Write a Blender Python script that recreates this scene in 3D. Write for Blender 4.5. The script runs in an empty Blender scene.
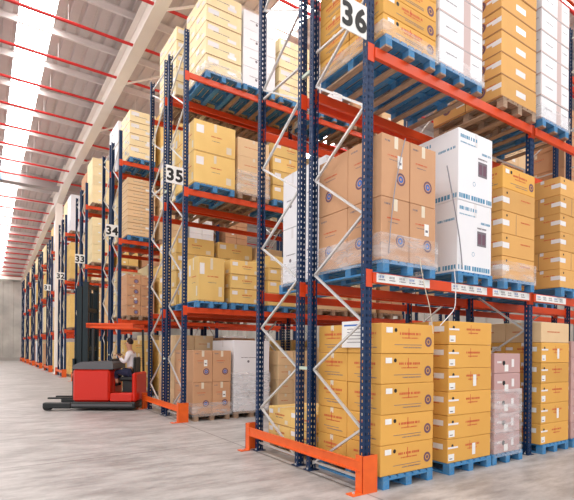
import bpy, math, random
from mathutils import Vector, Matrix
random.seed(7)
C = bpy.context.scene.collection
PI = math.pi

# ------------------------------------------------------------------ materials
def s2l(c):
    return tuple((v/255/12.92) if v/255 <= .04045 else ((v/255+.055)/1.055)**2.4 for v in c)
MATS = {}
BUMP=[0]
def mat(name, rgb, rough=.6, metal=0, var=.0, noise=0, nscale=6, bump=0, bscale=40, rgb2=None, emit=0, spec=.5, stretch=(1,1,1)):
    if name in MATS: return MATS[name]
    m = bpy.data.materials.new(name); m.use_nodes = True
    nt = m.node_tree; N = nt.nodes; L = nt.links
    b = N['Principled BSDF']
    col = (*s2l(rgb), 1)
    b.inputs['Base Color'].default_value = col
    b.inputs['Roughness'].default_value = rough
    b.inputs['Metallic'].default_value = metal
    b.inputs['Specular IOR Level'].default_value = spec
    out = None
    if noise or bump:
        tc = N.new('ShaderNodeTexCoord'); mp = N.new('ShaderNodeMapping')
        mp.inputs['Scale'].default_value = stretch
        L.new(tc.outputs['Object'], mp.inputs['Vector'])
    if noise:
        t = N.new('ShaderNodeTexNoise'); t.inputs['Scale'].default_value = nscale; t.inputs['Detail'].default_value = 5
        L.new(mp.outputs[0], t.inputs['Vector'])
        r = N.new('ShaderNodeValToRGB'); r.color_ramp.elements[0].position = .35; r.color_ramp.elements[1].position = .68
        r.color_ramp.elements[0].color = col
        c2 = (*s2l(rgb2), 1) if rgb2 else tuple(v*.75 for v in col[:3])+(1,)
        mixc = tuple(col[i]*(1-noise)+c2[i]*noise for i in range(3))+(1,)
        r.color_ramp.elements[1].color = mixc
        L.new(t.outputs['Fac'], r.inputs[0]); out = r.outputs[0]
    if var:
        oi = N.new('ShaderNodeObjectInfo'); mr = N.new('ShaderNodeMapRange')
        mr.inputs['To Min'].default_value = 1-var; mr.inputs['To Max'].default_value = 1+var*.6
        L.new(oi.outputs['Random'], mr.inputs['Value'])
        hs = N.new('ShaderNodeHueSaturation'); hs.inputs['Color'].default_value = col
        L.new(mr.outputs[0], hs.inputs['Value'])
        if out: L.new(out, hs.inputs['Color'])
        out = hs.outputs[0]
    if out: L.new(out, b.inputs['Base Color'])
    if bump:
        t2 = N.new('ShaderNodeTexNoise'); t2.inputs['Scale'].default_value = bscale
        L.new(mp.outputs[0], t2.inputs['Vector'])
        bp = N.new('ShaderNodeBump'); bp.inputs['Strength'].default_value = bump; bp.inputs['Distance'].default_value = .01
        L.new(t2.outputs['Fac'], bp.inputs['Height']); L.new(bp.outputs[0], b.inputs['Normal'])
    if emit:
        b.inputs['Emission Color'].default_value = col; b.inputs['Emission Strength'].default_value = emit
    MATS[name] = m
    return m

M_blue = mat('upright_blue', (16,46,84), .45, noise=.3, nscale=9, rgb2=(34,60,98), spec=.3)
M_brace = mat('galvanised', (205,205,205), .35, .35)
M_orange = mat('beam_orange', (224,74,24), .4, noise=.25, nscale=5, rgb2=(190,50,25))
M_orange2 = mat('guard_orange', (238,102,30), .42, noise=.3, nscale=8, rgb2=(205,70,25))
M_white = mat('plate_white', (238,238,236), .5)
M_black = mat('print_black', (25,25,28), .6)
M_red = mat('print_red', (206,92,54), .7)
M_blueink = mat('print_blue', (90,150,185), .7)
M_blueink2 = mat('print_blue_dark', (60,110,190), .7)
M_grey = mat('print_grey', (118,112,120), .7)
M_purp = mat('print_purple', (112,80,96), .7)
M_band = mat('cardboard_band', (206,184,182), .7)
M_seam = mat('cardboard_seam', (170,120,84), .8)
M_tape = mat('parcel_tape', (226,214,192), .3)
M_tapew = mat('clear_tape', (238,236,238), .25)
M_yellow = mat('card_yellow', (226,172,84), .75, var=.1, noise=.3, nscale=2.2, rgb2=(212,150,72), bump=.1)
M_light = mat('card_light_yellow', (238,202,124), .6, var=.12, noise=.35, nscale=2.5, rgb2=(222,178,98), bump=.1)
M_amber = mat('card_amber', (224,172,100), .75, var=.12, noise=.3, nscale=2.5, rgb2=(206,150,88), bump=.1)
M_brown = mat('card_brown', (206,158,120), .75, var=.08, noise=.3, nscale=3, rgb2=(188,142,108), bump=.1)
M_tan = mat('card_tan', (232,200,156), .75, var=.08, noise=.25, nscale=3, bump=.1, rgb2=(218,182,140))
M_pale = mat('card_pale', (246,228,182), .55, var=.06, noise=.3, nscale=3, bump=.15, rgb2=(236,214,160))
M_cwhite = mat('card_white', (240,240,244), .45, var=.03, noise=.2, nscale=3, bump=.1, rgb2=(225,228,240))
M_purple = mat('card_mauve', (196,158,152), .5, var=.07, noise=.35, nscale=3, bump=.15, rgb2=(180,145,160))
M_pblue = mat('pallet_blue', (40,128,190), .7, var=.12, noise=.55, nscale=12, rgb2=(120,150,165), stretch=(3,.7,3))
M_pwood = mat('pallet_wood', (176,148,124), .8, var=.2, noise=.55, nscale=12, rgb2=(120,95,78), stretch=(3,.6,3))
M_steel = mat('painted_steel_white', (246,238,230), .5, noise=.15, nscale=2)
M_purlin = mat('purlin_steel', (226,220,218), .45)
M_pipe = mat('sprinkler_red', (206,44,44), .4)
M_roof = mat('roof_sheet', (206,196,194), .55, noise=.3, nscale=1.5, rgb2=(186,176,176))
M_fred = mat('truck_red', (208,36,18), .35)
M_forange = mat('truck_orange', (240,84,20), .35)
M_fblack = mat('truck_black', (28,32,34), .4)
M_fgrey = mat('truck_grey', (92,92,96), .45)
M_mast = mat('mast_steel', (24,38,44), .35, .3)
M_rubber = mat('rubber', (24,24,24), .7)
M_tyre = mat('polyurethane', (150,110,60), .5)
M_skin = mat('skin', (205,150,122), .6)
M_shirt = mat('shirt_white', (232,226,230), .8)
M_jeans = mat('trousers_navy', (40,44,74), .85)
M_hair = mat('hair_dark', (45,30,26), .8)
M_shoe = mat('shoe_black', (22,22,24), .6)
M_panel = mat('valley_blue', (150,178,214), .5)
M_gutter = mat('gutter_steel', (172,162,162), .5)

def film_mat():
    m = bpy.data.materials.new('stretch_film'); m.use_nodes = True
    nt = m.node_tree; N = nt.nodes; L = nt.links
    b = N['Principled BSDF']; b.inputs['Base Color'].default_value = (.86,.87,.9,1); b.inputs['Roughness'].default_value = .25
    tr = N.new('ShaderNodeBsdfTransparent'); mx = N.new('ShaderNodeMixShader')
    tc = N.new('ShaderNodeTexCoord'); mp = N.new('ShaderNodeMapping'); mp.inputs['Scale'].default_value = (1.5,1.5,6)
    mp.inputs['Rotation'].default_value = (.25,.2,0)
    n = N.new('ShaderNodeTexNoise'); n.inputs['Scale'].default_value = 1.6; n.inputs['Detail'].default_value = 6
    L.new(tc.outputs['Object'], mp.inputs['Vector']); L.new(mp.outputs[0], n.inputs['Vector'])
    mr = N.new('ShaderNodeMapRange'); mr.inputs['From Min'].default_value=.38; mr.inputs['From Max'].default_value=.7
    mr.inputs['To Min'].default_value=.12; mr.inputs['To Max'].default_value=.5
    L.new(n.outputs['Fac'], mr.inputs['Value']); L.new(mr.outputs[0], mx.inputs[0])
    L.new(tr.outputs[0], mx.inputs[1]); L.new(b.outputs[0], mx.inputs[2])
    L.new(mx.outputs[0], N['Material Output'].inputs['Surface'])
    return m
M_film = film_mat()

def floor_mat():
    m = bpy.data.materials.new('polished_concrete'); m.use_nodes = True
    nt = m.node_tree; N = nt.nodes; L = nt.links; b = N['Principled BSDF']
    tc = N.new('ShaderNodeTexCoord')
    n1 = N.new('ShaderNodeTexNoise'); n1.inputs['Scale'].default_value = .55; n1.inputs['Detail'].default_value = 8; n1.inputs['Roughness'].default_value=.65
    n2 = N.new('ShaderNodeTexNoise'); n2.inputs['Scale'].default_value = 3.2; n2.inputs['Detail'].default_value = 8; n2.inputs['Roughness'].default_value=.7
    L.new(tc.outputs['Object'], n1.inputs['Vector']); mpf = N.new('ShaderNodeMapping'); mpf.inputs['Scale'].default_value=(.45,1.5,1); mpf.inputs['Rotation'].default_value=(0,0,.35)
    L.new(tc.outputs['Object'], mpf.inputs['Vector']); L.new(mpf.outputs[0], n2.inputs['Vector'])
    r1 = N.new('ShaderNodeValToRGB'); e = r1.color_ramp.elements
    e[0].position=.3; e[0].color=(*s2l((162,157,155)),1); e[1].position=.7; e[1].color=(*s2l((200,196,194)),1)
    L.new(n1.outputs['Fac'], r1.inputs[0])
    r2 = N.new('ShaderNodeValToRGB'); e = r2.color_ramp.elements
    e[0].position=.36; e[0].color=(.62,.61,.61,1); e[1].position=.58; e[1].color=(1,1,1,1)
    L.new(n2.outputs['Fac'], r2.inputs[0])
    mx = N.new('ShaderNodeMix'); mx.data_type='RGBA'; mx.blend_type='MULTIPLY'; mx.inputs[0].default_value=1
    L.new(r1.outputs[0], mx.inputs[6]); L.new(r2.outputs[0], mx.inputs[7])
    # saw-cut joints
    br = N.new('ShaderNodeTexBrick'); br.offset = 0; br.inputs['Scale'].default_value = 1
    br.inputs['Brick Width'].default_value = 5.67; br.inputs['Row Height'].default_value = 5.67; br.inputs['Mortar Size'].default_value = .012
    br.inputs['Color1'].default_value=(1,1,1,1); br.inputs['Color2'].default_value=(1,1,1,1); br.inputs['Mortar'].default_value=(.5,.48,.47,1)
    mpb = N.new('ShaderNodeMapping'); mpb.inputs['Location'].default_value=(2.1,-1.4,0)
    L.new(tc.outputs['Object'], mpb.inputs['Vector']); L.new(mpb.outputs[0], br.inputs['Vector'])
    m2 = N.new('ShaderNodeMix'); m2.data_type='RGBA'; m2.blend_type='MULTIPLY'; m2.inputs[0].default_value=1
    L.new(mx.outputs[2], m2.inputs[6]); L.new(br.outputs['Color'], m2.inputs[7])
    L.new(m2.outputs[2], b.inputs['Base Color'])
    rr = N.new('ShaderNodeMapRange'); rr.inputs['To Min'].default_value=.28; rr.inputs['To Max'].default_value=.6
    L.new(n2.outputs['Fac'], rr.inputs['Value']); L.new(rr.outputs[0], b.inputs['Roughness'])
    return m

def wall_mat():
    m = bpy.data.materials.new('metal_wall_cladding'); m.use_nodes = True
    nt = m.node_tree; N = nt.nodes; L = nt.links; b = N['Principled BSDF']
    tc = N.new('ShaderNodeTexCoord'); n = N.new('ShaderNodeTexNoise'); n.inputs['Scale'].default_value=.6; n.inputs['Detail'].default_value=4
    L.new(tc.outputs['Object'], n.inputs['Vector'])
    r = N.new('ShaderNodeValToRGB'); e=r.color_ramp.elements
    e[0].position=.3; e[0].color=(*s2l((166,162,156)),1); e[1].position=.7; e[1].color=(*s2l((200,196,188)),1)
    L.new(n.outputs['Fac'], r.inputs[0]); L.new(r.outputs[0], b.inputs['Base Color']); b.inputs['Roughness'].default_value=.7
    return m

# ------------------------------------------------------------------ mesh builder
class MB:
    def __init__(s): s.v=[]; s.f=[]; s.mi=[]; s.mats=[]; s.sm=[]
    def _m(s, m):
        if m not in s.mats: s.mats.append(m)
        return s.mats.index(m)
    def add(s, vs, fs, m, M=None, smooth=False):
        o=len(s.v); k=s._m(m)
        for p in vs: s.v.append(tuple(M@Vector(p)) if M else tuple(p))
        for f in fs: s.f.append([o+i for i in f]); s.mi.append(k); s.sm.append(smooth)
        return s
    def box(s, x0,x1,y0,y1,z0,z1, m, M=None):
        vs=[(x0,y0,z0),(x1,y0,z0),(x1,y1,z0),(x0,y1,z0),(x0,y0,z1),(x1,y0,z1),(x1,y1,z1),(x0,y1,z1)]
        fs=[(3,2,1,0),(4,5,6,7),(0,1,5,4),(1,2,6,5),(2,3,7,6),(3,0,4,7)]
        return s.add(vs,fs,m,M)
    def cbox(s, x0,x1,y0,y1,z0,z1, b, m, M=None):
        # chamfered box
        X=(x0,x1);Y=(y0,y1);Z=(z0,z1); vs=[]; idx={}
        for i in (0,1):
            for j in (0,1):
                for k in (0,1):
                    sx,sy,sz=(b if i==0 else -b),(b if j==0 else -b),(b if k==0 else -b)
                    for a,p in enumerate(((X[i],Y[j]+sy,Z[k]+sz),(X[i]+sx,Y[j],Z[k]+sz),(X[i]+sx,Y[j]+sy,Z[k]))):
                        idx[i,j,k,a]=len(vs); vs.append(p)
        fs=[]
        cen=Vector(((x0+x1)/2,(y0+y1)/2,(z0+z1)/2))
        def F(l):
            ps=[Vector(vs[q]) for q in l]; n=(ps[1]-ps[0]).cross(ps[2]-ps[0]); c=sum(ps,Vector())/len(ps)
            fs.append(l if n.dot(c-cen)>0 else l[::-1])
        for t in (0,1):
            F([idx[t,0,0,0],idx[t,1,0,0],idx[t,1,1,0],idx[t,0,1,0]])
            F([idx[0,t,0,1],idx[1,t,0,1],idx[1,t,1,1],idx[0,t,1,1]])
            F([idx[0,0,t,2],idx[1,0,t,2],idx[1,1,t,2],idx[0,1,t,2]])
        for p in (0,1):
            for q in (0,1):
                F([idx[0,p,q,1],idx[1,p,q,1],idx[1,p,q,2],idx[0,p,q,2]])
                F([idx[p,0,q,0],idx[p,1,q,0],idx[p,1,q,2],idx[p,0,q,2]])
                F([idx[p,q,0,0],idx[p,q,1,0],idx[p,q,1,1],idx[p,q,0,1]])
        for i in (0,1):
            for j in (0,1):
                for k in (0,1): F([idx[i,j,k,0],idx[i,j,k,1],idx[i,j,k,2]])
        return s.add(vs,fs,m,M)
    def tube(s, a, b, r, m, n=8, r2=None, sm=True):
        a=Vector(a); b=Vector(b); d=(b-a).normalized()
        u=d.orthogonal().normalized(); w=d.cross(u); r2=r if r2 is None else r2
        vs=[a+(u*math.cos(2*PI*i/n)+w*math.sin(2*PI*i/n))*r for i in range(n)]+[b+(u*math.cos(2*PI*i/n)+w*math.sin(2*PI*i/n))*r2 for i in range(n)]
        s.add(vs,[(i,(i+1)%n,n+(i+1)%n,n+i) for i in range(n)],m,smooth=sm)
        s.add(vs[:n],[tuple(range(n))[::-1]],m); s.add(vs[n:],[tuple(range(n))],m); return s
    def bar(s, a, b, w, h, m, up=(0,0,1)):
        a=Vector(a); b=Vector(b); d=(b-a).normalized(); u=Vector(up)
        x=d.cross(u)
        if x.length<1e-4: x=d.cross(Vector((1,0,0)))
        x.normalize(); z=x.cross(d)
        vs=[p+x*sx*w/2+z*sz*h/2 for p in (a,b) for sx,sz in ((-1,-1),(1,-1),(1,1),(-1,1))]
        return s.add(vs,[(0,3,2,1),(4,5,6,7),(0,1,5,4),(1,2,6,5),(2,3,7,6),(3,0,4,7)][::1],m)
    def ext(s, prof, y0, y1, m, axis='y'):
        # prof: (x,z) outline, extruded along y
        n=len(prof)
        vs=[(p[0],y0,p[1]) for p in prof]+[(p[0],y1,p[1]) for p in prof]
        fs=[(i,(i+1)%n,n+(i+1)%n,n+i) for i in range(n)]+[tuple(range(n))[::-1],tuple(range(n,2*n))]
        return s.add(vs,fs,m)
    def mesh(s, name):
        me=bpy.data.meshes.new(name); me.from_pydata(s.v,[],s.f)
        for m in s.mats: me.materials.append(m)
        for p,k,sm in zip(me.polygons,s.mi,s.sm): p.material_index=k; p.use_smooth=sm
        me.update(); return me
    def fixn(s, name):
        import bmesh
        me=s.mesh(name); bm=bmesh.new(); bm.from_mesh(me); bmesh.ops.recalc_face_normals(bm,faces=bm.faces); bm.to_mesh(me); bm.free(); return me

def obj(name, data, parent=None, loc=(0,0,0), rotz=0):
    if isinstance(data, MB): data=data.fixn(name)
    o=bpy.data.objects.new(name,data); C.objects.link(o)
    if parent: o.parent=parent
    o.location=loc; o.rotation_euler=(0,0,rotz); return o
def tag(o, label, cat, group=None, kind=None):
    if label:
        assert 4<=len(label.split())<=16, (len(label.split()), label)
        o['label']=label
    if cat: o['category']=cat
    if group: o['group']=group
    if kind: o['kind']=kind
    return o
def thing(name, label, cat, loc=(0,0,0), rotz=0, group=None):
    o=bpy.data.objects.new(name,None); o.empty_display_size=.1; C.objects.link(o); o.location=loc; o.rotation_euler=(0,0,rotz)
    return tag(o,label,cat,group)
def struct(name, mb, label=None, parent=None):
    o=obj(name,mb,parent); o['kind']='structure'
    if label: o['label']=label
    return o
def dup(root, loc, label, group=None, rotz=None):
    r=root.copy(); C.objects.link(r); r.location=loc
    if rotz is not None: r.rotation_euler=(0,0,rotz)
    tag(r,label,None,group)
    for ch in list(root.children):
        c=ch.copy(); C.objects.link(c); c.parent=r
        for g in ch.children:
            d=g.copy(); C.objects.link(d); d.parent=c
    return r

# ------------------------------------------------------------------ camera
H=1.6; YAW=math.radians(33.5)
cam_d=bpy.data.cameras.new('camera'); cam=bpy.data.objects.new('camera',cam_d); C.objects.link(cam)
bpy.context.scene.camera=cam
cam_d.sensor_width=36; cam_d.lens=36*462/574; cam_d.shift_y=(348.6-250)/574; cam_d.clip_end=300; cam_d.clip_start=.05
cam.matrix_world=Matrix.Translation((0,0,H))@Matrix.Rotation(-YAW,4,'Z')@Matrix.Rotation(PI/2,4,'X')@Matrix.Rotation(math.radians(.5),4,'Z')

# ------------------------------------------------------------------ layout constants
ROWS=[36,35,34,33,32,31,30,29,28,27]
Y0={n:3.9+5.67*i for i,n in enumerate(ROWS)}
ORD=['first','second','third','fourth','fifth','sixth','seventh','eighth','ninth','tenth']
NW={36:'thirty-six',35:'thirty-five',34:'thirty-four',33:'thirty-three',32:'thirty-two'}
def rown(n): return 'row '+NW[n] if n>=32 else 'the %s row'%ORD[36-n]
XE=3.66; BAY=3.39; HT=8.5
LV=[0,2.48,5.04,7.55]
POST={'F':(0,1.03),'R':(1.3,2.4)}
LOADY={'F':(-.13,1.05),'R':(1.2,2.45)}
LVN=['floor','first shelf','second shelf','top shelf']

# ------------------------------------------------------------------ setting
struct('floor', MB().add([(-30,-12,0),(30,-12,0),(30,62,0),(-30,62,0)],[(0,1,2,3)],floor_mat()))
wm=wall_mat()
w=MB(); n=0; x=-24.0; prof=[]
while x<24: prof+= [(x,0),(x+.6,0),(x+.64,-.04),(x+.96,-.04),(x+1,0)]; x+=1.0
vs=[(p[0],60+p[1],z) for z in (0,10.6) for p in prof]; k=len(prof)
w.add(vs,[(i,i+1,k+i+1,k+i) for i in range(k-1)],wm)
w.box(-24,24,60.05,60.2,0,10.6,wm)
struct('wall_far', w)
struct('baseboard_far', MB().box(-24,24,59.75,59.9,0,.35,mat('kerb_concrete',(168,162,156),.8)))
w=MB(); w.box(22,22.2,-12,60,0,12.3,wm)
for i in range(36): w.box(21.94,22,-11.6+2*i,-10.9+2*i,0,12.3,wm)
struct('wall_right', w)

# roof: flat part, then falling towards the far wall beyond the valley
YV=30.6
def rz(y): return 11.5 if y<=YV else 11.5-(y-YV)*.062
SKY=[(-11.6,-10.5),(-5.3,-4.2),(.85,1.78),(7.0,8.1),(13.1,14.2)]
rf=MB()
segs=[(-10,YV),(YV,60.2)]
def in_sky(a): return any(s0-1e-3<=a<s1-1e-3 for s0,s1 in SKY)
xs=[]; x=-24.0
cuts=sorted([-24,22.2]+[v for s in SKY for v in s])
for a,b in zip(cuts[:-1],cuts[1:]):
    if in_sky(a+1e-3): continue
    nrib=max(1,round((b-a)/.36)); st=(b-a)/nrib
    pr=[]
    for i in range(nrib):
        p=a+i*st; pr+=[(p,0),(p+st*.62,0),(p+st*.7,.05),(p+st*.92,.05)]
    pr.append((b,0))
    for ya,yb in segs:
        vs=[(p[0],ya,rz(ya)+p[1]) for p in pr]+[(p[0],yb,rz(yb)+p[1]) for p in pr]; k=len(pr)
        rf.add(vs,[(i,i+1,k+i+1,k+i) for i in range(k-1)],M_roof)
struct('ceiling', rf)
M_sky=mat('translucent_skylight',(255,253,250),.5,emit=7)
for i,(a,b) in enumerate(SKY):
    s=MB()
    for ya,yb in segs:
        s.add([(a,ya,rz(ya)+.02),(b,ya,rz(ya)+.02),(b,yb,rz(yb)+.02),(a,yb,rz(yb)+.02)],[(0,1,2,3)],M_sky)
    o=struct('window_%d'%(i+1), s, 'long translucent skylight strip in the roof')

# purlins, pipes
def purlin_mesh():
    m=MB(); h=.2
    m.box(-24,22,-.035,.035,-.012,0,M_purlin); m.box(-24,22,-.004,.004,-h,-.01,M_purlin); m.box(-24,22,-.035,.035,-h-.012,-h,M_purlin); 
    return m.mesh('purlin')
pm=purlin_mesh(); y=3.7; k=0; ordn=0
while y<59.5:
    o=obj('trim_%d'%(k+1), pm, loc=(0,y,rz(y)-.005)); o['kind']='structure'; k+=1; y+=2.05
def pipe_mesh():
    m=MB(); m.tube((-24,0,0),(21.5,0,0),.045,M_pipe,10)
    for i in range(15): 
        m.tube((-23+3*i,0,0),(-23+3*i,0,-.12),.014,M_pipe,6); m.tube((-23+3*i,0,-.12),(-23+3*i,0,-.13),.03,M_pipe,8)
        m.tube((-22+3*i,0,.03),(-22+3*i,0,.5),.008,M_purlin,6)
    return m.mesh('sprinkler_pipe')
pm=pipe_mesh(); y=4.75; k=0
def sprd(i): return ['first','second','third','fourth','fifth','sixth','seventh','eighth','ninth','tenth','eleventh','twelfth','thirteenth','fourteenth','fifteenth','sixteenth','seventeenth','eighteenth','nineteenth','twentieth','twenty-first','twenty-second','twenty-third','twenty-fourth','twenty-fifth','twenty-sixth','twenty-seventh','twenty-eighth'][i]
YP=[6.25+2.05*i for i in range(26)]
for i,y in enumerate(YP):
    if abs(y-YV)<.5: continue
    z=10.85 if y<YV else 10.85-(y-YV)*.064
    tag(obj('sprinkler_pipe',pm,loc=(0,y,z)),'red sprinkler pipe under the roof, %s counted from the near end'%sprd(i),'pipe','red sprinkler pipes under the roof')
# main girder along the aisle (I section), valley, column
def ibeam(m, xc, ya, yb, za, zb, h, fw, mt):
    for (x0,x1,dz0,dz1) in ((xc-fw/2,xc+fw/2,0,.03),(xc-.012,xc+.012,.03,h-.03),(xc-fw/2,xc+fw/2,h-.03,h)):
        vs=[(x0,ya,za+dz0),(x1,ya,za+dz0),(x1,ya,za+dz1),(x0,ya,za+dz1),(x0,yb,zb+dz0),(x1,yb,zb+dz0),(x1,yb,zb+dz1),(x0,yb,zb+dz1)]
        m.add(vs,[(0,1,2,3),(7,6,5,4),(0,4,5,1),(1,5,6,2),(2,6,7,3),(3,7,4,0)],mt)
g=MB(); XG=3.82
ibeam(g,XG,-10,27.5,10.42,10.42,.78,.34,M_steel); ibeam(g,XG,27.5,YV,10.42,10.1,1.0,.34,M_steel)
ibeam(g,XG,YV,33.5,10.1,10.3,1.0,.34,M_steel); ibeam(g,XG,33.5,60,10.3,8.85,.72,.34,M_steel)
g=tag(obj('roof_girder',g),'long cream steel roof girder running above the rack ends','girder')
for i,y in enumerate([7.8,11.9,16.0,20.1,24.2]):
    f=MB(); f.bar((XG+.17,y,10.46),(XG+1.7,y,11.28),.05,.05,M_steel);
    obj('knee_brace',f,g)
f=MB(); f.box(XG-.17,XG+.17,YV-.25,YV-.22,0,10.1,M_steel); f.box(XG-.17,XG+.17,YV+.22,YV+.25,0,10.1,M_steel); f.box(XG-.012,XG+.012,YV-.22,YV+.22,0,10.1,M_steel); f.box(XG-.25,XG+.25,YV-.32,YV+.32,0,.02,M_steel)
tag(obj('steel_column',f),'cream steel column rising behind row thirty-two to carry the roof girder','column')
f=MB()
f.box(-24,21.9,YV-.28,YV-.2,10.95,11.45,M_gutter); f.box(-24,21.9,YV+.2,YV+.28,10.95,11.45,M_gutter); f.box(-24,21.9,YV-.28,YV+.28,10.9,10.95,M_gutter)
gt=tag(obj('valley_gutter',f),'grey steel valley gutter crossing the roof above the column','gutter')
f=MB(); f.box(-9,.9,YV-.5,YV-.29,10.85,11.2,M_panel); obj('blue_panel',f,gt)
# wall post at the far wall carrying downpipes
f=MB(); f.box(-24,22,59.3,59.7,8.95,9.25,M_steel)
tag(obj('eaves_beam',f),'pale steel eaves beam along the top of the far wall','beam')

# ------------------------------------------------------------------ racking
def upright_mesh(detail=True):
    """open channel post, front face towards -Y with two columns of holes, centred in x, depth in +Y"""
    m=MB(); w_=.1; d=.075; pitch=.075; t=.003
    n=int(HT/pitch)
    if not detail:
        m.box(-w_/2,w_/2,0,t,.0,HT,M_blue); m.box(-w_/2,-w_/2+t,0,d,0,HT,M_blue); m.box(w_/2-t,w_/2,0,d,0,HT,M_blue)
        m.box(-w_/2,-w_/2+.02,d-t,d,0,HT,M_blue); m.box(w_/2-.02,w_/2,d-t,d,0,HT,M_blue)
        return m.mesh('upright')
    def plate(P, xs, hole_cols):
        # P maps (u,z) -> 3D ; xs strip boundaries
        for k in range(n):
            z0=k*pitch; z1=z0+pitch; h0=z0+.02; h1=z0+.052
            for c in range(len(xs)-1):
                a,b=xs[c],xs[c+1]
                if c in hole_cols:
                    m.add([P(a,z0),P(b,z0),P(b,h0),P(a,h0)],[(0,1,2,3)],M_blue)
                    m.add([P(a,h1),P(b,h1),P(b,z1),P(a,z1)],[(0,1,2,3)],M_blue)
                else: m.add([P(a,z0),P(b,z0),P(b,z1),P(a,z1)],[(0,1,2,3)],M_blue)
    plate(lambda u,z:(u,0,z),[-.05,-.034,-.018,.018,.034,.05],(1,3))
    for s in (-.05,.05):
        plate(lambda u,z,s=s:(s,u,z),[0,.03,.044,.075],(1,))
        e=s-.02*(1 if s>0 else -1)
        m.add([(s,.075,0),(e,.075,0),(e,.075,n*pitch),(s,.075,n*pitch)],[(0,1,2,3)],M_blue)
    return m.mesh('upright')
UPM=upright_mesh(True); UPS=upright_mesh(False)
def brace_meshes(span, mirror):
    """zigzag braces between two posts, one mesh each"""
    out=[]; za=[.09+1.24*i for i in range(7)]; zb=[.68+1.24*i for i in range(7)]
    if mirror: pass
    ya,yb=.05,span-.05     # 'a' nodes at far post (ya side swaps below)
    nodes=[]
    for i in range(7):
        nodes.append((yb,za[i])); nodes.append((ya,zb[i]))
    if mirror: nodes=[(span-y,z) for y,z in nodes]
    nodes=[p for p in nodes if p[1]<HT-.1]
    for p,q in zip(nodes[:-1],nodes[1:]):
        b=MB(); b.bar((0,p[0],p[1]),(0,q[0],q[1]),.026,.03,M_brace,up=(1,0,0)); out.append(b.fixn('brace'))
    for z in (.12,5.5,HT-.25):
        b=MB(); b.bar((0,.05,z),(0,span-.05,z),.026,.03,M_brace,up=(1,0,0)); out.append(b.fixn('brace'))
    return out
FP=MB(); FP.box(-.08,.08,-.03,.11,0,.008,M_blue); FP.tube((-.06,.04,.008),(-.06,.04,.03),.012,M_brace,8); FP.tube((.06,.04,.008),(.06,.04,.03),.012,M_brace,8); FPM=FP.mesh('foot_plate')
FR={}
def frame(n, rack, bi, near):
    key=(rack,near)
    where='aisle end' if bi==0 else 'post line %s'%('one','two','three','four')[bi]
    rk='near' if rack=='F' else 'far'
    ya,yb=POST[rack]; span=yb-ya
    if bi==0: lab='blue upright frame at the aisle end, %s side of %s'%(rk, rown(n))
    else: lab='blue upright frame %s in from the aisle, %s side of %s'%(('','one bay','two bays','three bays')[bi], rk, rown(n))
    loc=(XE+BAY*bi, Y0[n]+ya, 0)
    if key in FR: return dup(FR[key], loc, lab)
    t=thing('upright_frame', lab, 'rack frame', loc)
    um=UPM if near else UPS
    obj('upright',um,t,(0,-.0375,0)); o=obj('upright',um,t,(0,span+.0375,0),PI)
    obj('foot_plate',FPM,t,(0,-.0375,0)); obj('foot_plate',FPM,t,(0,span+.0375,0),PI)
    for b in brace_meshes(span, rack=='R'): obj('brace',b,t)
    FR[key]=t; return t

def text_bars(m, P, u0, u1, z, h, mt, seed):
    r=random.Random(seed); u=u0; BUMP[0]+=.00012
    while u<u1:
        w_=h*r.uniform(.35,.8)
        m.add([P(u,z),P(min(u+w_,u1),z),P(min(u+w_,u1),z+h),P(u,z+h)],[(0,1,2,3)],mt); u+=w_+h*(.2 if r.random()<.8 else .6)
def beam_meshes():
    L_=BAY-.1; hb=.125
    b=MB(); b.cbox(.05,BAY-.05,-.03,.02,-hb,0,.006,M_orange); 
    body=b.mesh('beam_body')
    c=MB(); c.box(-.045,.052,-.008,-.002,-.17,.03,M_orange); c.box(.046,.052,-.008,.035,-.17,.03,M_orange)
    return body, c.mesh('end_connector')
BB,BC=beam_meshes()
BC2=MB(); BC2.box(-.052,.045,-.008,-.002,-.17,.03,M_orange); BC2.box(-.052,-.046,-.008,.035,-.17,.03,M_orange); BC2=BC2.mesh('end_connector')
BEAM=None
FACES=[('F',0,'front face'),('F',1,'near inner face'),('R',0,'far inner face'),('R',1,'back face')]
def beam(n, lv, bi, fi):
    global BEAM
    rack,k,nm=FACES[fi]
    y=Y0[n]+POST[rack][k]+(-.0375 if k==0 else .0375)
    lab='orange %s beam, %s bay, %s of %s'%(LVN[lv],('first','second','third')[bi],nm,rown(n))
    loc=(XE+BAY*bi,y,LV[lv]); rot=0
    if k==1: loc=(XE+BAY*(bi+1),y,LV[lv]); rot=PI
    if BEAM is None:
        BEAM=thing('shelf_beam',lab,'rack beam',loc,rot)
        obj('beam_body',BB,BEAM,(0,0,0)); obj('end_connector',BC,BEAM,(0,0,0)); obj('end_connector',BC2,BEAM,(BAY,0,0))
        return BEAM
    return dup(BEAM,loc,lab,rotz=rot)

nbays={36:3,35:3,34:2,33:1}
for n in ROWS:
    nb=nbays.get(n,1); near=n>=35
    for rack in 'FR':
        for bi in range(nb+1):
            if n<=33 and bi==1 and False: continue
            frame(n,rack,bi,near)
    for bi in range(nb):
        for lv in (1,2,3):
            for fi in range(4): beam(n,lv,bi,fi)
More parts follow.
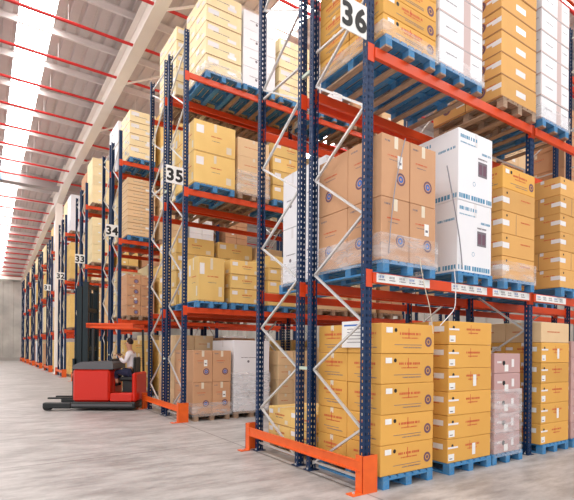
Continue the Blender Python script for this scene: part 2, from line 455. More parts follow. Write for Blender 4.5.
# label holders on the first-shelf beam facing the camera in row 36 (white strips, orange gaps)
bm36=[o for o in C.objects if o.name.startswith('shelf_beam') and o.get('label','').startswith('orange first shelf beam') and 'front face of row thirty-six' in o['label']]
for bi,bo in enumerate(bm36):
    for k,(a,b) in enumerate(((.09,1.0),(1.43,2.2),(2.34,3.28))):
        m=MB(); m.box(a,b,-.036,-.031,-.112,-.012,M_white)
        P=lambda u,z:(u,-.0365,z)
        u=a+.03; i=0
        while u+.12<b:
            for q in range(5): m.box(u+q*.018,u+q*.018+(.006,.011,.005,.009,.012)[q],-.0368,-.0362,-.06,-.032,M_blueink2 if i%3==0 else M_grey)
            text_bars(m,P,u,u+.11,-.085,.014,M_grey,i+k*7); u+=.17; i+=1
        o=obj('label_strip',m,bo); o['label']='white location label strip'
# row spacers
SP=MB(); SP.box(-.02,.02,.0,.2,-.02,.02,mat('spacer_steel',(190,205,190),.4)); SPM=SP.mesh('row_spacer')
for n in (36,35,34):
    for zz,zn in ((1.34,'low'),(5.3,'high')):
        tag(obj('row_spacer',SPM,loc=(XE-.02,Y0[n]+1.03+.0375,zz)),'%s pale steel spacer joining back-to-back aisle-end frames of %s'%(zn,rown(n)),'spacer')
# orange end guards
def guard_root(n):
    lab='orange steel end guard on the floor at the aisle end of %s'%rown(n)
    t=thing('rack_guard',lab,'guard',(XE-.14,Y0[n],0))
    m=MB(); m.box(-.012,.0,-.08,2.52,.24,.36,M_orange2); m.box(-.03,.0,-.08,2.52,.235,.245,M_orange2); m.box(-.03,.0,-.08,2.52,.355,.365,M_orange2)
    m.box(-.03,-.012,-.08,2.52,.24,.25,M_orange2); obj('rail',m,t)
    for (y,s) in ((-.14,1),(2.56,-1)):
        p=MB(); p.box(-.02,.0,min(y,y+s*.12),max(y,y+s*.12),0,.42,M_orange2); p.box(-.02,.2,min(y,y+s*.012),max(y,y+s*.012),0,.42,M_orange2)
        p.box(-.16,.0,min(y-s*.0,y+s*.12),max(y-s*.0,y+s*.12),0,.012,M_orange2)
        p.tube((-.1,y+s*.06,.012),(-.1,y+s*.06,.03),.016,M_brace,8)
        obj('corner_post',p,t)
    return t
G0=guard_root(36)
for n in ROWS[1:]:
    dup(G0,(XE-.14,Y0[n],0),'orange steel end guard on the floor at the aisle end of %s'%rown(n))
# number signs
def digits(txt, h):
    cu=bpy.data.curves.new('digits','FONT'); cu.body=txt; cu.size=h*1.38; cu.align_x='CENTER'; cu.space_character=1.12
    o=bpy.data.objects.new('digits_tmp',cu); C.objects.link(o); bpy.context.view_layer.update()
    dg=bpy.context.evaluated_depsgraph_get(); me=bpy.data.meshes.new_from_object(o.evaluated_get(dg)); bpy.data.objects.remove(o)
    m=MB(); vs=[tuple(v.co) for v in me.vertices]; fs=[tuple(p.vertices) for p in me.polygons]; k=0
    for a in range(12):
        e=.017*h/.3
        m.add([(x+e*math.cos(a*PI/6),y+e*math.sin(a*PI/6),a*.00006) for x,y,z in vs],fs,M_black)
    return m.mesh('digits')
for n in ROWS[:6]:
    t=thing('row_sign','white number sign reading %s, hung out from the rack end post'%(NW.get(n,'thirty-one')),'sign',(XE-.25,Y0[n]-.03,5.09))
    p=MB(); p.cbox(-.19,.19,-.006,.006,0,.37,.003,M_white); obj('plate',p,t)
    p=MB(); p.box(-.18,.198,.006,.02,.32,.34,M_brace); p.box(-.18,.198,.006,.02,.04,.06,M_brace); obj('bracket',p,t)
    d=obj('digits',digits(str(n),.25),t); d.rotation_euler=(PI/2,0,0); d.location=(0,-.009,.06); d['label']='black digits reading %d'%n

# ------------------------------------------------------------------ pallets
def pallet_root(wx, deck, blk, skid=None):
    skid=skid or blk
    t=thing('pallet','plain wooden block pallet on the floor','pallet')
    L_=1.2; n=7; bw=wx/n-.028
    m=MB()
    for i in range(n):
        xc=-wx/2+bw/2+i*(wx-bw)/(n-1); m.box(xc-bw/2,xc+bw/2,-L_/2,L_/2,.122,.144,deck)
    for yc in (-L_/2+.05,0,L_/2-.05): m.box(-wx/2,wx/2,yc-.05,yc+.05,.1,.122,deck)
    obj('top_deck',m,t)
    m=MB()
    for xc in (-wx/2+.05,0,wx/2-.05): m.box(xc-.05,xc+.05,-L_/2,L_/2,0,.022,skid)
    obj('bottom_deck',m,t)
    b=MB(); b.box(-.05,.05,-.05,.05,.022,.1,blk); bmesh_=b.mesh('spacer_block')
    for xc in (-wx/2+.05,0,wx/2-.05):
        for yc in (-L_/2+.05,0,L_/2-.05): obj('spacer_block',bmesh_,t,(xc,yc,0))
    return t
PKIND={'blue':(M_pblue,M_pblue),'mixed':(M_pblue,M_pblue,M_pwood),'wood':(M_pwood,M_pwood)}
PR={}; PCOL={'blue':'blue','mixed':'blue and brown','wood':'bare wooden'}
def pallet(kind, wx, loc, label):
    key=(kind,round(wx,2))
    if key not in PR:
        t=pallet_root(wx,*PKIND[kind]); t.location=loc; tag(t,label,None); PR[key]=t; return t
    return dup(PR[key],loc,label)

# ------------------------------------------------------------------ cartons
CM={}
def ring(m, P, u, z, r, mt, inner, n=14):
    BUMP[0]+=.00012
    for k in range(n):
        a,b=2*PI*k/n,2*PI*(k+1)/n
        m.add([P(u+r*math.cos(a),z+r*math.sin(a)),P(u+r*math.cos(b),z+r*math.sin(b)),P(u+inner*r*math.cos(b),z+inner*r*math.sin(b)),P(u+inner*r*math.cos(a),z+inner*r*math.sin(a))],[(0,1,2,3)],mt)
def rect(m,P,u0,u1,z0,z1,mt):
    BUMP[0]+=.00012; m.add([P(u0,z0),P(u1,z0),P(u1,z1),P(u0,z1)],[(0,1,2,3)],mt)
BASE={'banded':M_cwhite,'yellow':M_yellow,'strap':M_yellow,'amber':M_amber,'stamp':M_amber,'brown':M_brown,'tan':M_tan,'pale':M_pale,'white':M_cwhite,'plainwhite':M_cwhite,'mauve':M_purple,'plain':M_light,'thin':M_tan}
LOOK={'banded':'white banded','yellow':'yellow','strap':'yellow taped','amber':'amber','stamp':'amber stamped','brown':'brown','tan':'tan','pale':'pale','white':'white printed','plainwhite':'white','mauve':'mauve','plain':'light yellow','thin':'tan'}
def carton_mesh(style, wx, wy, h, var):
    key=(style,round(wx,3),round(wy,3),round(h,3),var); BUMP[0]=0
    if key in CM: return CM[key]
    m=MB(); g=.005; x=wx/2-g; y=wy/2-g; e=.0012
    m.cbox(-x,x,-y,y,0.0,h-.004,.006,BASE[style])
    F=lambda u,z:(u,-y-e-BUMP[0],z); B=lambda u,z:(-u,y+e+BUMP[0],z)
    Lf=lambda u,z:(-x-e-BUMP[0],-u,z); R_=lambda u,z:(x+e+BUMP[0],u,z)
    T=lambda u,v:(u,v,h-.004+e)
    tp=M_tapew if style in('strap','stamp','amber','white','plainwhite') else M_tape
    # tape along the flaps
    if wx>=wy*.8:
        m.add([T(-x,-.03),T(x,-.03),T(x,.03),T(-x,.03)],[(0,1,2,3)],tp)
        for P in (Lf,R_): rect(m,P,-.03,.03,h*.8,h-.006,tp)
    else:
        m.add([T(-.03,-y),T(.03,-y),T(.03,y),T(-.03,y)],[(0,1,2,3)],tp)
        for P in (F,B): rect(m,P,-.03,.03,h*.8,h-.006,tp)
    sd=hash((style,var,round(wx,1)))%1000 if False else int(wx*100)+int(h*1000)+var*13
    for P,hw in ((F,x),(B,x),(Lf,y),(R_,y)):
        side=P in (Lf,R_); BUMP[0]=.0002
        if style=='yellow':
            text_bars(m,P,-.16,.2,h*.62,.028,M_red,sd); text_bars(m,P,-.12,.16,h*.5,.014,M_red,sd+1)
            rect(m,P,-.012,.0,h*.5,h*.85,M_red)
            rect(m,P,-hw*.55,hw*.5,h*.28,h*.28+.006,M_grey)
            text_bars(m,P,-.1,.22,h*.18,.012,M_grey,sd+2)
            if not side:
                ring(m,P,hw*.76,h*.4,.062,M_purp,.55); ring(m,P,hw*.76,h*.4,.022,M_purp,0)
                rect(m,P,-hw*.85,-hw*.62,h*.68,h*.86,M_white); ring(m,P,-hw*.5,h*.77,.024,M_black,0)
        elif style=='strap':
            text_bars(m,P,-.1,.2,h*.62,.026,M_red,sd); text_bars(m,P,-.06,.15,h*.48,.014,M_red,sd+1); rect(m,P,-.01,.0,h*.45,h*.85,M_red)
            if side:
                rect(m,P,hw*.2,hw*.75,h*.55,h*.78,M_white); ring(m,P,hw*.1,h*.66,.024,M_black,0)
                rect(m,P,-hw,-hw*.6,h*.6,h*.75,M_tapew)
            else:
                rect(m,P,-hw*.98,-hw*.72,h*.1,h*.38,M_white); rect(m,P,-hw*.93,-hw*.8,h*.16,h*.2,M_grey); ring(m,P,-hw*.8,h*.72,.022,M_black,0)
                rect(m,P,-hw,-hw*.55,h*.6,h*.68,M_tapew)
                if var%2: rect(m,P,hw*.1,hw*.25,h*.2,h*.7,M_white)
        elif style=='brown':
            text_bars(m,P,-hw*.6,hw*.3,h*.66,.016,M_red,sd); text_bars(m,P,-hw*.5,hw*.2,h*.6,.009,M_grey,sd+3)
            ring(m,P,-hw*.25 if side else hw*.35,h*.33,.075,M_purp,.7); ring(m,P,-hw*.25 if side else hw*.35,h*.33,.04,M_blueink2,.4)
            if var%2 and not side: rect(m,P,hw*.1,hw*.45,h*.5,h*.7,M_white); rect(m,P,hw*.18,hw*.38,h*.56,h*.6,M_grey)
            text_bars(m,P,-hw*.8,-hw*.4,h*.88,.02,M_grey,sd+5)
        elif style=='white':
            text_bars(m,P,-hw*.9,hw*.1,h*.87,.045,M_blueink,sd); text_bars(m,P,-hw*.9,hw*.0,h*.8,.016,M_blueink,sd+1)
            text_bars(m,P,hw*.35,hw*.9,h*.72,.03,M_blueink,sd+2)
            c=hw*.4 if not side else 0; q=.1 if not side else .06
            rect(m,P,c-q,c+q,h*.4,h*.4+q*2,M_grey); rect(m,P,c-q*.8,c-q*.1,h*.4+q*.3,h*.4+q*1.7,M_purp); rect(m,P,c+q*.1,c+q*.8,h*.4+q*.3,h*.4+q*1.7,M_purp)
            text_bars(m,P,c-q,c+q,h*.4+q*2.3,.02,M_grey,sd+3)
            text_bars(m,P,-hw*.95,hw*.95,h*.03,.06,M_blueink,sd+4)
            ring(m,P,-hw*.1,h*.27,.03,M_blueink,.8)
        elif style=='amber' or style=='stamp':
            if style=='stamp' and side:
                ring(m,P,-hw*.1,h*.55,.075,M_purp,.5); ring(m,P,-hw*.1,h*.55,.03,M_black,0)
                rect(m,P,hw*.2,hw*.8,h*.5,h*.62,M_tapew)
            if style=='stamp': rect(m,P,-hw,hw,0,.014,M_seam)
            if style=='stamp' and not side: rect(m,P,-hw*.2,hw*.35,h*.35,h*.62,M_tapew)
            if style=='stamp' and not side: continue
            rect(m,P,-hw,-hw*.6,h*.35,h*.6,M_tapew) if not side else rect(m,P,hw*.5,hw,h*.4,h*.62,M_tapew)
            if var%2: rect(m,P,-hw*.2,-hw*.18,0,h*.95,M_purp)
            text_bars(m,P,hw*.1,hw*.7,h*.62,.018,M_red,sd)
            ring(m,P,-hw*.75,h*.8,.018,M_black,0)
        elif style=='banded':
            rect(m,P,-hw,hw,0,.022,M_band); rect(m,P,hw*.1,hw*.42,0,h-.01,M_band); rect(m,P,-hw,-hw+.012,0,h-.01,M_band)
            text_bars(m,P,-hw*.7,-hw*.2,h*.5,.014,M_grey,sd); text_bars(m,P,hw*.5,hw*.85,h*.6,.012,M_grey,sd+2)
        elif style=='plain':
            rect(m,P,-hw,hw,h*.02,h*.02+.008,M_seam); rect(m,P,-hw*.9,-hw*.55,h*.6,h*.85,M_tapew); text_bars(m,P,-.1,.16,h*.55,.024,M_red,sd); text_bars(m,P,-.08,.12,h*.42,.012,M_grey,sd+1)
            rect(m,P,hw*.55,hw*.8,h*.12,h*.34,M_tape); rect(m,P,-.03,.03,h*.72,h*.97,M_tape)
        elif style=='mauve':
            ring(m,P,-hw*.3,h*.5,.035,M_black,0); rect(m,P,-hw*.25,hw*.05,h*.08,h*.42,M_white); rect(m,P,hw*.3,hw*.5,h*.3,h*.7,M_tapew); text_bars(m,P,-hw*.8,-hw*.45,h*.5,.03,M_white,sd)
        elif style in('tan','thin','plainwhite','pale'):
            text_bars(m,P,-hw*.6,hw*.3,h*.5,.016,M_grey if style!='tan' else M_red,sd)
            if not side and var%2: rect(m,P,hw*.3,hw*.6,h*.3,h*.6,M_white)
            if style in('pale','thin'): rect(m,P,-hw,hw,0,.014,M_seam)
            if style=='pale':
                rect(m,P,-hw*.9,-hw*.3,h*.55,h*.85,M_tapew); rect(m,P,hw*.2,hw*.7,h*.2,h*.4,M_tapew)
            if style=='plainwhite': ring(m,P,-hw*.2,h*.4,.03,M_grey,0)
    me=m.mesh('cardboard_carton'); CM[key]=me; return me

NUMW=['bottom','second','third','fourth','fifth','sixth','seventh','eighth','ninth','tenth']
SN=['first','second','third','fourth','fifth','sixth','seventh','eighth']
count={}; ncart=[0]
def load(n, rack, lv, x0, x1, style, nx, ny, nl, lh, pk='blue', y0=None, y1=None, top=None, film=0, shell=True, jit=.006, zoff=0):
    key=(n,rack,lv); i=count.get(key,0); count[key]=i+1
    sd='near' if rack=='F' else 'far'
    where='%s %s stack, %s side of %s'%(LVN[lv],SN[i],sd,rown(n))
    a,b=LOADY[rack]; ya=Y0[n]+(a if y0 is None else y0); yb=Y0[n]+(b if y1 is None else y1)
    z=LV[lv]; xc=(x0+x1)/2; wx=min(max(x1-x0-.05,.75),1.0)
    pallet(pk, round(wx*20)/20, (xc,Y0[n]+(a+b)/2,z+.001), '%s pallet under the %s'%(PCOL[pk],where))
    z+=.147+zoff
    cx=(x1-x0)/nx; cy=(yb-ya)/ny
    rnd=random.Random(n*100+lv*10+i)
    for l in range(nl):
        st=style if not (top and l==nl-1) else top
        for ix in range(nx):
            for iy in range(ny):
                pos=[]
                if ny>1: pos.append('front' if iy==0 else ('rear' if iy==ny-1 else 'middle'))
                if nx>1: pos.append('aisle-side' if ix==0 else ('inner' if ix==nx-1 else 'centre'))
                px_=' '.join(pos)+', ' if pos else ''
                var=(l+ix+iy+i)%3
                o=obj('cardboard_carton',carton_mesh(st,cx,cy,lh,var),None,(x0+cx*(ix+.5)+rnd.uniform(-jit,jit)*.5,ya+cy*(iy+.5)+rnd.uniform(-jit,jit)*.5,z+l*lh),0)
                tag(o,'%s carton, %s%s layer, %s'%(LOOK[st],px_,NUMW[l] if l<nl-1 or nl==1 else 'top',where),'box','cartons on the %s'%where)
                ncart[0]+=1
    if film:
        m=MB(); c=.016; zt=LV[lv]+.1; h=film+.05
        n_=9; 
        for (ax,ay),(bx,by) in (((x0-c,ya-c),(x1+c,ya-c)),((x1+c,ya-c),(x1+c,yb+c)),((x1+c,yb+c),(x0-c,yb+c)),((x0-c,yb+c),(x0-c,ya-c))):
            m.add([(ax-xc,ay-ya,0),(bx-xc,by-ya,0),(bx-xc,by-ya,h),(ax-xc,ay-ya,h)],[(0,1,2,3)],M_film)
        o=obj('stretch_wrap',m.mesh('stretch_wrap'),None,(xc,ya,zt))
        tag(o,'clear stretch wrap film around the %s'%where,'plastic wrap')
    return i

# row 36, side nearest the camera
load(36,'F',0,3.78,4.69,'yellow',1,2,5,.352)
load(36,'F',0,4.97,5.90,'strap',1,2,6,.305)
load(36,'F',0,5.97,6.62,'mauve',1,2,5,.283,film=.9)
load(36,'F',0,7.20,8.06,'strap',1,2,6,.317,top='tan')
load(36,'F',0,8.14,9.0,'mauve',1,2,6,.27)
load(36,'F',1,3.76,4.70,'brown',2,2,2,.72,film=.3)
load(36,'F',1,5.13,5.88,'white',1,1,2,.935,y1=.85)
load(36,'F',1,6.13,6.98,'amber',1,2,5,.322,top='yellow',film=.25)
load(36,'F',1,7.74,8.64,'amber',1,2,6,.298)
load(36,'F',2,3.76,4.68,'yellow',1,2,8,.235,pk='mixed',film=.14)
load(36,'F',2,4.72,5.63,'banded',1,2,6,.33,pk='mixed',film=.14)
load(36,'F',2,6.07,6.99,'stamp',1,2,6,.312,pk='wood')
load(36,'F',2,7.12,7.98,'banded',1,2,6,.335,pk='mixed',film=.2)
# row 36, far side
load(36,'R',0,3.85,4.75,'plain',1,2,2,.27,pk='wood')
load(36,'R',0,4.95,5.9,'tan',2,1,4,.3,pk='wood')
load(36,'R',0,6.1,7.0,'brown',1,1,5,.36,pk='blue')
load(36,'R',0,7.3,8.25,'tan',1,1,5,.37,pk='blue')
load(36,'R',0,8.4,9.3,'yellow',1,1,5,.37,pk='blue')
load(36,'R',1,4.0,4.9,'plainwhite',1,2,2,.85,pk='blue',film=.3,y1=2.3)
load(36,'R',1,7.3,8.2,'tan',1,1,4,.45,pk='blue')
load(36,'R',1,8.5,9.4,'brown',1,1,4,.45,pk='blue')
load(36,'R',1,9.5,10.3,'brown',1,1,4,.45,pk='blue')
load(36,'R',2,10.6,11.6,'brown',1,1,4,.45,pk='blue')
# row 35
load(35,'F',0,3.82,4.73,'brown',2,1,2,.70,pk='wood',film=.25)
load(35,'F',0,4.80,5.75,'plainwhite',1,1,2,.82,pk='wood',film=.9)
load(35,'F',0,6.0,6.9,'tan',2,1,4,.35,pk='wood')
load(35,'F',1,3.92,4.55,'plain',1,2,1,.98,pk='blue')
load(35,'F',1,4.7,5.5,'plain',1,1,3,.33,pk='blue')
load(35,'F',1,5.7,6.7,'plain',1,1,4,.3,pk='blue')
load(35,'F',1,7.2,8.2,'tan',1,1,3,.45,pk='wood')
load(35,'F',2,3.8,4.80,'plain',1,2,2,.69,pk='blue')
load(35,'F',2,4.86,5.7,'tan',1,1,3,.42,pk='wood',film=.5)
load(35,'F',2,5.8,6.8,'plain',1,1,4,.35,pk='blue')
load(35,'F',2,7.3,8.3,'tan',1,1,4,.35,pk='wood')
load(35,'F',3,4.05,4.93,'pale',1,2,5,.36,pk='blue',film=.2)
load(35,'F',3,4.97,5.85,'plainwhite',1,1,4,.43,pk='mixed')
load(35,'F',3,5.95,6.85,'pale',1,1,4,.36,pk='mixed')
load(35,'F',3,7.2,8.2,'plainwhite',1,1,3,.4,pk='mixed')
load(35,'R',0,3.9,4.9,'tan',2,1,4,.44,pk='wood')
load(35,'R',0,5.1,6.1,'brown',1,1,4,.43,pk='wood')
load(35,'R',1,3.9,4.9,'plain',1,1,4,.42,pk='blue')
load(35,'R',1,5.0,6.0,'plain',1,1,4,.42,pk='wood')
load(35,'R',1,6.1,6.95,'tan',1,1,4,.42,pk='wood')
load(35,'R',2,3.9,4.8,'pale',1,1,4,.42,pk='wood')
load(35,'R',2,4.95,5.9,'tan',1,1,4,.35,pk='wood')
load(35,'R',3,3.86,4.7,'pale',1,2,5,.33,pk='wood')
# row 34
load(34,'F',0,3.8,4.7,'plain',1,1,4,.42,pk='blue')
load(34,'F',1,3.85,4.75,'brown',2,1,4,.33,pk='wood')
load(34,'F',2,3.85,4.75,'thin',1,1,9,.205,pk='blue')
load(34,'F',3,3.9,4.75,'pale',1,2,4,.38,pk='blue')
load(34,'R',0,3.85,4.7,'tan',1,1,4,.4,pk='wood')
load(34,'R',1,3.85,4.7,'pale',1,1,4,.4,pk='wood')
load(34,'R',2,3.85,4.7,'pale',1,1,4,.4,pk='wood')
load(34,'R',3,3.85,4.7,'plainwhite',1,1,4,.42,pk='wood')

# far rows: one wrapped block of cartons per pallet
WB={}
WCOL={'plain':'yellow','plainwhite':'white','pale':'cream','brown':'brown','tan':'tan'}
PLACE=['','second place','third place','fourth place','fifth place','sixth place','seventh place']
def wrapped(n, rack, lv, style, h, nl, x=4.3, place=0):
    key=(style,round(h,2),nl,rack)
    a,b=LOADY[rack]; wy=b-a
    tail='%s, %s%s side of %s'%(LVN[lv],PLACE[place]+', ' if place else '','near' if rack=='F' else 'far',rown(n))
    lab='%s wrapped carton block, %s'%(WCOL[style],tail)
    loc=(x,Y0[n]+(a+b)/2,LV[lv]+.148)
    pallet('wood',.9,(x,Y0[n]+(a+b)/2,LV[lv]+.001),'wooden pallet under %s block, %s'%(WCOL[style],tail))
    if key not in WB:
        t=thing('wrapped_load',lab,'wrapped load',loc)
        lh=h/nl
        for l in range(nl):
            m=MB()
            m.cbox(-.44,-.003,-wy/2,wy/2,l*lh,(l+1)*lh-.006,.01,BASE[style]); m.cbox(.003,.44,-wy/2,wy/2,l*lh,(l+1)*lh-.006,.01,BASE[style])
            m.box(-.2,-.1,-wy/2-.001,-wy/2+.01,l*lh+.1,l*lh+.16,M_white)
            obj('carton_layer',m,t)
        WB[key]=t; return
    dup(WB[key],loc,lab)
rr=random.Random(5)
spec={(33,'F',3):('pale',1.9,5),(33,'F',2):('pale',1.9,5),(33,'F',1):('tan',1.5,4),(32,'F',3):('plainwhite',1.9,5),(31,'F',3):('plainwhite',2.0,5),(30,'F',3):('pale',1.5,4),
      (33,'F',0):('plain',1.7,4),(32,'F',0):('plain',1.7,4),(32,'F',2):('plain',1.9,5)}
opts=[('plain',1.7,4),('pale',1.9,5),('tan',1.5,4),('plainwhite',1.9,5),('brown',1.7,4)]
for n in ROWS[3:]:
    for rack in 'FR':
        for lv in range(4):
            st=spec.get((n,rack,lv)) or rr.choice(opts)
            if lv==3 and n<=30: st=(st[0],1.3,3)
            wrapped(n,rack,lv,*st)
XP={2:5.35,3:6.4,4:7.75,5:8.8,6:9.85}
def fill(n,rack,lvs,places):
    for lv in lvs:
        for p in places: wrapped(n,rack,lv,*rr.choice(opts),x=XP[p],place=p)
fill(36,'R',[0],[6]); fill(36,'R',[2],[5]) ; fill(36,'R',[3],[4,5,6])
fill(35,'F',[0],[4,5,6]); fill(35,'F',[1,2,3],[5,6])
fill(35,'R',[0],[4,5,6]); fill(35,'R',[1],[4,5,6]); fill(35,'R',[2],[4,5,6]); fill(35,'R',[3],[2,3,4])
fill(34,'F',[0,1,2,3],[2,3,4]); fill(34,'R',[0,1,2,3],[2,3]); fill(33,'F',[0,1,2,3],[2,3]); fill(33,'R',[0,1,2],[2,3]); fill(32,'F',[0,1,2,3],[2]); 

# paper note taped on the corner stack, loose plastic strap ends
m=MB(); m.box(-.002,.0,-.2,.2,-.16,.16,M_white); 
for k in range(6): m.box(-.003,-.002,-.16,.1 if k else .16,.1-k*.04,.108-k*.04+(.012 if k==0 else 0),M_blueink2 if k==0 else M_grey)
tag(obj('paper_notice',m,None,(3.762,4.24,1.78)),'white paper notice taped on the end of the corner yellow stack','paper')
def cord(name,pts,r,mt,label,cat):
    cu=bpy.data.curves.new(name,'CURVE'); cu.dimensions='3D'; cu.bevel_depth=r; cu.bevel_resolution=2
    s=cu.splines.new('NURBS'); s.points.add(len(pts)-1); s.use_endpoint_u=True; s.order_u=3
    for p,q in zip(s.points,pts): p.co=(*q,1)
    cu.materials.append(mt); t_=bpy.data.objects.new(name+'_tmp',cu); C.objects.link(t_); bpy.context.view_layer.update()
    me=bpy.data.meshes.new_from_object(t_.evaluated_get(bpy.context.evaluated_depsgraph_get())); bpy.data.objects.remove(t_)
    for p in me.polygons: p.use_smooth=True
    o=bpy.data.objects.new(name,me); C.objects.link(o); tag(o,label,cat); return o
cord('loose_strap',[(5.02,3.74,2.64),(5.03,3.72,2.42),(5.0,3.70,2.3),(5.02,3.72,2.12),(4.86,3.72,2.0),(4.74,3.73,1.9)],.006,M_tapew,'loose white plastic strap hanging below the white cartons in row thirty-six','strap')
cord('loose_strap',[(4.36,3.73,2.68),(4.4,3.71,2.4),(4.55,3.72,2.1),(4.62,3.735,1.8)],.005,M_tape,'loose clear strap tail hanging below the brown cartons in row thirty-six','strap')
cord('strap_band',[(4.83,3.715,3.9),(5.0,3.72,3.4),(5.16,3.74,2.9),(5.2,3.75,2.66)],.008,mat('strap_grey',(150,150,160),.4),'grey strap slanting across the white printed cartons in row thirty-six','strap')
cord('strap_band',[(4.12,3.755,4.07),(4.0,3.75,3.7),(3.9,3.75,3.2),(3.86,3.75,2.7)],.006,mat('strap_grey',(150,150,160),.4),'grey strap slanting across the brown cartons in row thirty-six','strap')

# ------------------------------------------------------------------ reach truck
TR=thing('reach_truck','red reach truck with a dark mast coming out of the aisle before row thirty-four','forklift')
def tobj(name,m,parent=TR,label=None):
    o=obj(name,m,parent)
    if label: o['label']=label
    return o
# local axes: +x = towards the legs (picture left), +y = side facing the camera ; origin under the body centre
m=MB()
m.cbox(-.42,.5,.12,.5,.22,1.04,.05,M_fred); m.cbox(-.42,.02,-.5,.14,.22,1.04,.04,M_fred)
tobj('battery_body',m)
m=MB(); m.ext([(-.5,1.04),(.52,1.04),(.48,1.14),(.3,1.22),(-.45,1.25),(-.5,1.2)],-.48,.5,M_fgrey); tobj('hood',m,label='grey rounded hood')
m=MB(); m.cbox(-1.08,.52,-.56,.56,.06,.22,.03,M_fblack); m.box(-1.0,.5,.555,.57,.12,.17,M_fgrey); tobj('chassis',m,label='black chassis skirt')
for s in (1,-1):
    m=MB(); m.cbox(.5,1.2,s*.5-.09,s*.5+.09,.06,.2,.025,M_fblack); lg=tobj('support_leg',m)
    m=MB(); m.tube((1.1,s*.5-.07,.1),(1.1,s*.5+.07,.1),.1,M_rubber,20); obj('load_wheel',m,lg)
m=MB(); m.tube((-.95,-.1,.13),(-.95,.14,.13),.13,M_tyre,20); tobj('drive_wheel',m)
m=MB(); m.cbox(-1.08,-.97,-.5,.5,.22,.95,.04,M_fred); m.cbox(-1.0,-.42,.2,.5,.22,.44,.03,M_fred); m.cbox(-1.0,-.42,-.5,.2,.22,.4,.02,M_fblack); tobj('cab_shell',m,label='red low cab side with step')
m=MB(); m.cbox(-.96,-.53,-.3,.16,.72,.83,.04,M_fblack); m.cbox(-.97,-.9,-.3,.16,.83,1.35,.03,M_fblack); m.box(-.9,-.6,-.2,.06,.4,.73,M_fblack); tobj('seat',m)
m=MB(); m.cbox(-.46,-.36,-.4,.4,1.04,1.3,.03,M_fblack); m.tube((-.45,-.07,1.28),(-.5,-.07,1.4),.015,M_fblack); 
for k in range(20):
    a,b=2*PI*k/20,2*PI*(k+1)/20
    m.tube((-.47+.03*math.cos(a),-.07+.19*math.sin(a),1.41+.02*math.cos(a)),(-.47+.03*math.cos(b),-.07+.19*math.sin(b),1.41+.02*math.cos(b)),.012,M_fblack,6)
tobj('steering_console',m)
# mast
mast=MB()
for s in (1,-1):
    for (xa,sp) in ((.18,.33),(.36,.27)):
        mast.box(xa,xa+.13,s*sp-.045,s*sp+.045,.22,3.25 if xa<.2 else 3.15,M_mast)
for z in (.5,1.5,2.5,3.1):
    mast.box(.2,.28,-.33,.33,z,z+.1,M_mast)
mast.tube((.25,0,.25),(.25,0,3.0),.05,M_mast,12); mast.tube((.3,.14,.25),(.3,.14,2.9),.03,M_fblack,10)
tobj('mast',mast)
m=MB(); m.box(.5,.56,-.35,.35,.3,.9,M_fblack); m.box(.5,.55,-.4,.4,.92,1.3,M_mast); 
for y in (-.3,-.1,.1,.3): m.box(.5,.53,y-.015,y+.015,1.3,1.9,M_mast)
m.box(.5,.53,-.35,.35,1.86,1.9,M_mast)
ca=tobj('fork_carriage',m)
for s in (1,-1):
    m=MB(); m.box(.56,.6,s*.22-.05,s*.22+.05,.26,.8,M_fblack); m.box(.56,1.22,s*.22-.05,s*.22+.05,.26,.3,M_fblack); obj('fork',m,ca)
# overhead guard
m=MB(); m.cbox(-1.15,.2,-.48,.48,2.12,2.18,.02,M_forange) if False else None
for y in (-.46,-.23,0,.23,.46): m.box(-.95,.15,y-.03,y+.03,2.12,2.17,M_forange)
m.box(-1.0,-.92,-.49,.49,2.1,2.18,M_forange); m.box(.08,.18,-.49,.49,2.08,2.18,M_forange)
m.box(-1.0,.18,.43,.49,2.08,2.2,M_forange); m.box(-1.0,.18,-.49,-.43,2.08,2.2,M_forange)
og=tobj('overhead_guard',m,label='orange overhead guard')
for (x_,y_) in ((.02,.44),(.02,-.46),(-1.0,-.46)):
    m=MB(); m.bar((x_,y_,.8),(x_ if x_>-1 else -.97,y_,2.1),.05,.05,M_fblack); obj('guard_post',m,og)
TC=(2.60,12.78,0); TH=math.atan2(.552,-.834)
TR.location=TC; TR.rotation_euler=(0,0,TH+.03)
# camera side is the truck's left (+y) when heading to picture left

# ------------------------------------------------------------------ operator (seated in the cab, looking towards picture left)
import bmesh
def skin(name, verts, edges, radii, mt, parent=None, levels=2):
    me=bpy.data.meshes.new(name); me.from_pydata(verts,edges,[])
    o=bpy.data.objects.new(name,me); C.objects.link(o)
    sm=o.modifiers.new('s','SKIN'); me.skin_vertices or None
    for v,r in zip(me.skin_vertices[0].data,radii):
        v.radius=(r,r) if not isinstance(r,tuple) else r
    me.skin_vertices[0].data[0].use_root=True
    ss=o.modifiers.new('u','SUBSURF'); ss.levels=levels; ss.render_levels=levels
    bpy.context.view_layer.update(); dg=bpy.context.evaluated_depsgraph_get()
    m2=bpy.data.meshes.new_from_object(o.evaluated_get(dg)); m2.materials.clear(); m2.materials.append(mt)
    for p in m2.polygons: p.use_smooth=True; p.material_index=0
    bpy.data.objects.remove(o); r=bpy.data.objects.new(name,m2); C.objects.link(r)
    if parent: r.parent=parent
    return r
OP=thing('person','seated truck driver in white shirt and navy trousers, hands on the wheel','person',(TC[0],TC[1],.18),TH+.03)
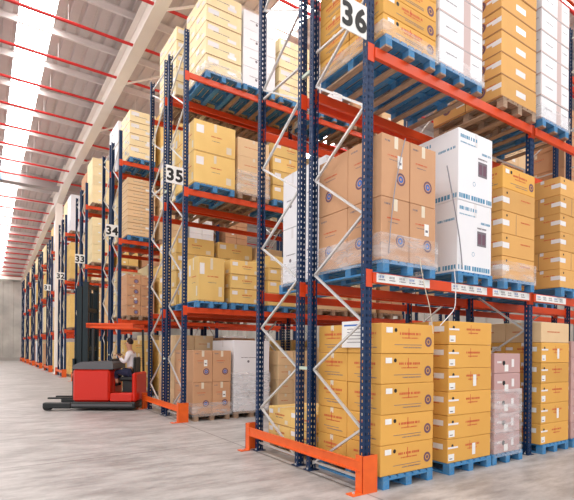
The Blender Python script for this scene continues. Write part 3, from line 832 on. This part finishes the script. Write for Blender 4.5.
# coordinates in truck axes; hip on seat top z=.66
hip=(-.78,-.07,.76)
V=[hip,(-.8,-.07,.95),(-.79,-.07,1.14),(-.76,-.07,1.27),(-.74,-.07,1.36),(-.72,-.07,1.47),(-.715,-.07,1.57)]
R=[(.13,.11),(.125,.105),(.15,.11),(.12,.085),(.052,.052),(.1,.09),(.09,.085)]
E=[(0,1),(1,2),(2,3),(3,4),(4,5),(5,6)]
def chain(start,pts,rs):
    p=start
    for q,r_ in zip(pts,rs): V.append(q); R.append(r_); E.append((p,len(V)-1)); p=len(V)-1
    return p
hands=[]
for s in (1,-1):
    c=-.07
    chain(3,[(-.77,c+s*.17,1.24),(-.7,c+s*.22,1.02),(-.62,c+s*.2,1.06),(-.5,c+s*.17,1.2)],[.06,.045,.038,.028])
    chain(0,[(-.74,c+s*.1,.74),(-.42,c+s*.12,.76),(-.44,c+s*.12,.55),(-.47,c+s*.12,.47)],[.09,.07,.055,.042])
body=skin('body',V,E,R,M_skin,OP)
for s in (1,-1):
    c=-.07; w0=(-.5,c+s*.17,1.2)
    # palm + five separate fingers curled over the wheel rim, rooted in the palm
    for k,(dy,ln) in enumerate(((-.03,.06),(-.01,.07),(.01,.066),(.03,.052))):
        b0=(w0[0],w0[1]+dy*.6,w0[2]+.01)
        skin('finger',[b0,(b0[0]+.05,w0[1]+dy,w0[2]+.035),(b0[0]+.05+ln*.5,w0[1]+dy,w0[2]+.025),(b0[0]+.05+ln*.6,w0[1]+dy,w0[2]-.005)],[(0,1),(1,2),(2,3)],[.014,.01,.009,.008],M_skin,body,1)
    skin('thumb',[w0,(w0[0]+.03,w0[1]-s*.04,w0[2]+.01),(w0[0]+.06,w0[1]-s*.045,w0[2]-.005)],[(0,1),(1,2)],[.014,.011,.009],M_skin,body,1)
# face details
f=MB(); f.tube((-.625,-.07,1.535),(-.6,-.07,1.495),.01,M_skin,8,r2=.018); obj('nose',f,body)
for s in (1,-1):
    f=MB(); f.cbox(-.655,-.64,-.07+s*.03-.01,-.07+s*.03+.01,1.53,1.542,.003,M_black); obj('eye',f,body)
    f=MB(); f.cbox(-.73,-.7,-.07+s*.083-.008,-.07+s*.083+.008,1.49,1.55,.006,M_skin); obj('ear',f,body)
f=MB(); f.cbox(-.645,-.632,-.09,-.05,1.455,1.463,.002,mat('lips',(160,90,80),.6)); obj('mouth',f,body)
hair=skin('hair',[(-.76,-.07,1.48),(-.752,-.07,1.56),(-.735,-.07,1.62),(-.69,-.07,1.635)],[(0,1),(1,2),(2,3)],[(.095,.08),(.105,.095),(.1,.085),(.07,.055)],M_hair,OP)
V=[];R=[];E=[]
V=[(-.78,-.07,.82),(-.8,-.07,.97),(-.79,-.07,1.14),(-.765,-.07,1.27),(-.75,-.07,1.335)];R=[(.16,.135),(.15,.125),(.175,.13),(.14,.105),(.07,.07)];E=[(0,1),(1,2),(2,3),(3,4)]
for s in (1,-1):
    chain(3,[(-.77,-.07+s*.18,1.25),(-.7,-.07+s*.23,1.03),(-.62,-.07+s*.205,1.06),(-.55,-.07+s*.18,1.14)],[.078,.06,.055,.045])
skin('shirt',V,E,R,M_shirt,OP)
V=[(-.78,-.07,.77)];R=[(.15,.13)];E=[]
for s in (1,-1):
    chain(0,[(-.73,-.07+s*.1,.75),(-.42,-.07+s*.12,.77),(-.44,-.07+s*.12,.57)],[.105,.085,.07])
skin('trousers',V,E,R,M_jeans,OP)
for s in (1,-1):
    c=-.07+s*.12
    skin('shoe',[(-.49,c,.455),(-.42,c,.44),(-.35,c,.43)],[(0,1),(1,2)],[.045,.042,.032],M_shoe,OP)

# ------------------------------------------------------------------ light
w=bpy.data.worlds.new('world'); bpy.context.scene.world=w; w.use_nodes=True
bg=w.node_tree.nodes['Background']; bg.inputs[0].default_value=(1.0,.97,.96,1); bg.inputs[1].default_value=.84
def area(name,loc,rot,sx,sy,power,col=(1,1,1)):
    l=bpy.data.lights.new(name,'AREA'); l.shape='RECTANGLE'; l.size=sx; l.size_y=sy; l.energy=power; l.color=col
    o=bpy.data.objects.new(name,l); C.objects.link(o); o.location=loc; o.rotation_euler=rot; return o
sc=bpy.context.scene
sc.view_settings.view_transform='Standard'; sc.view_settings.look='None'; sc.view_settings.gamma=1; sc.view_settings.use_curve_mapping=False
sc.view_settings.exposure=.62
sc.cycles.max_bounces=8; sc.cycles.diffuse_bounces=4; sc.cycles.transparent_max_bounces=12; sc.cycles.use_denoising=True
print('CARTONS',ncart[0],'OBJECTS',len(C.objects))
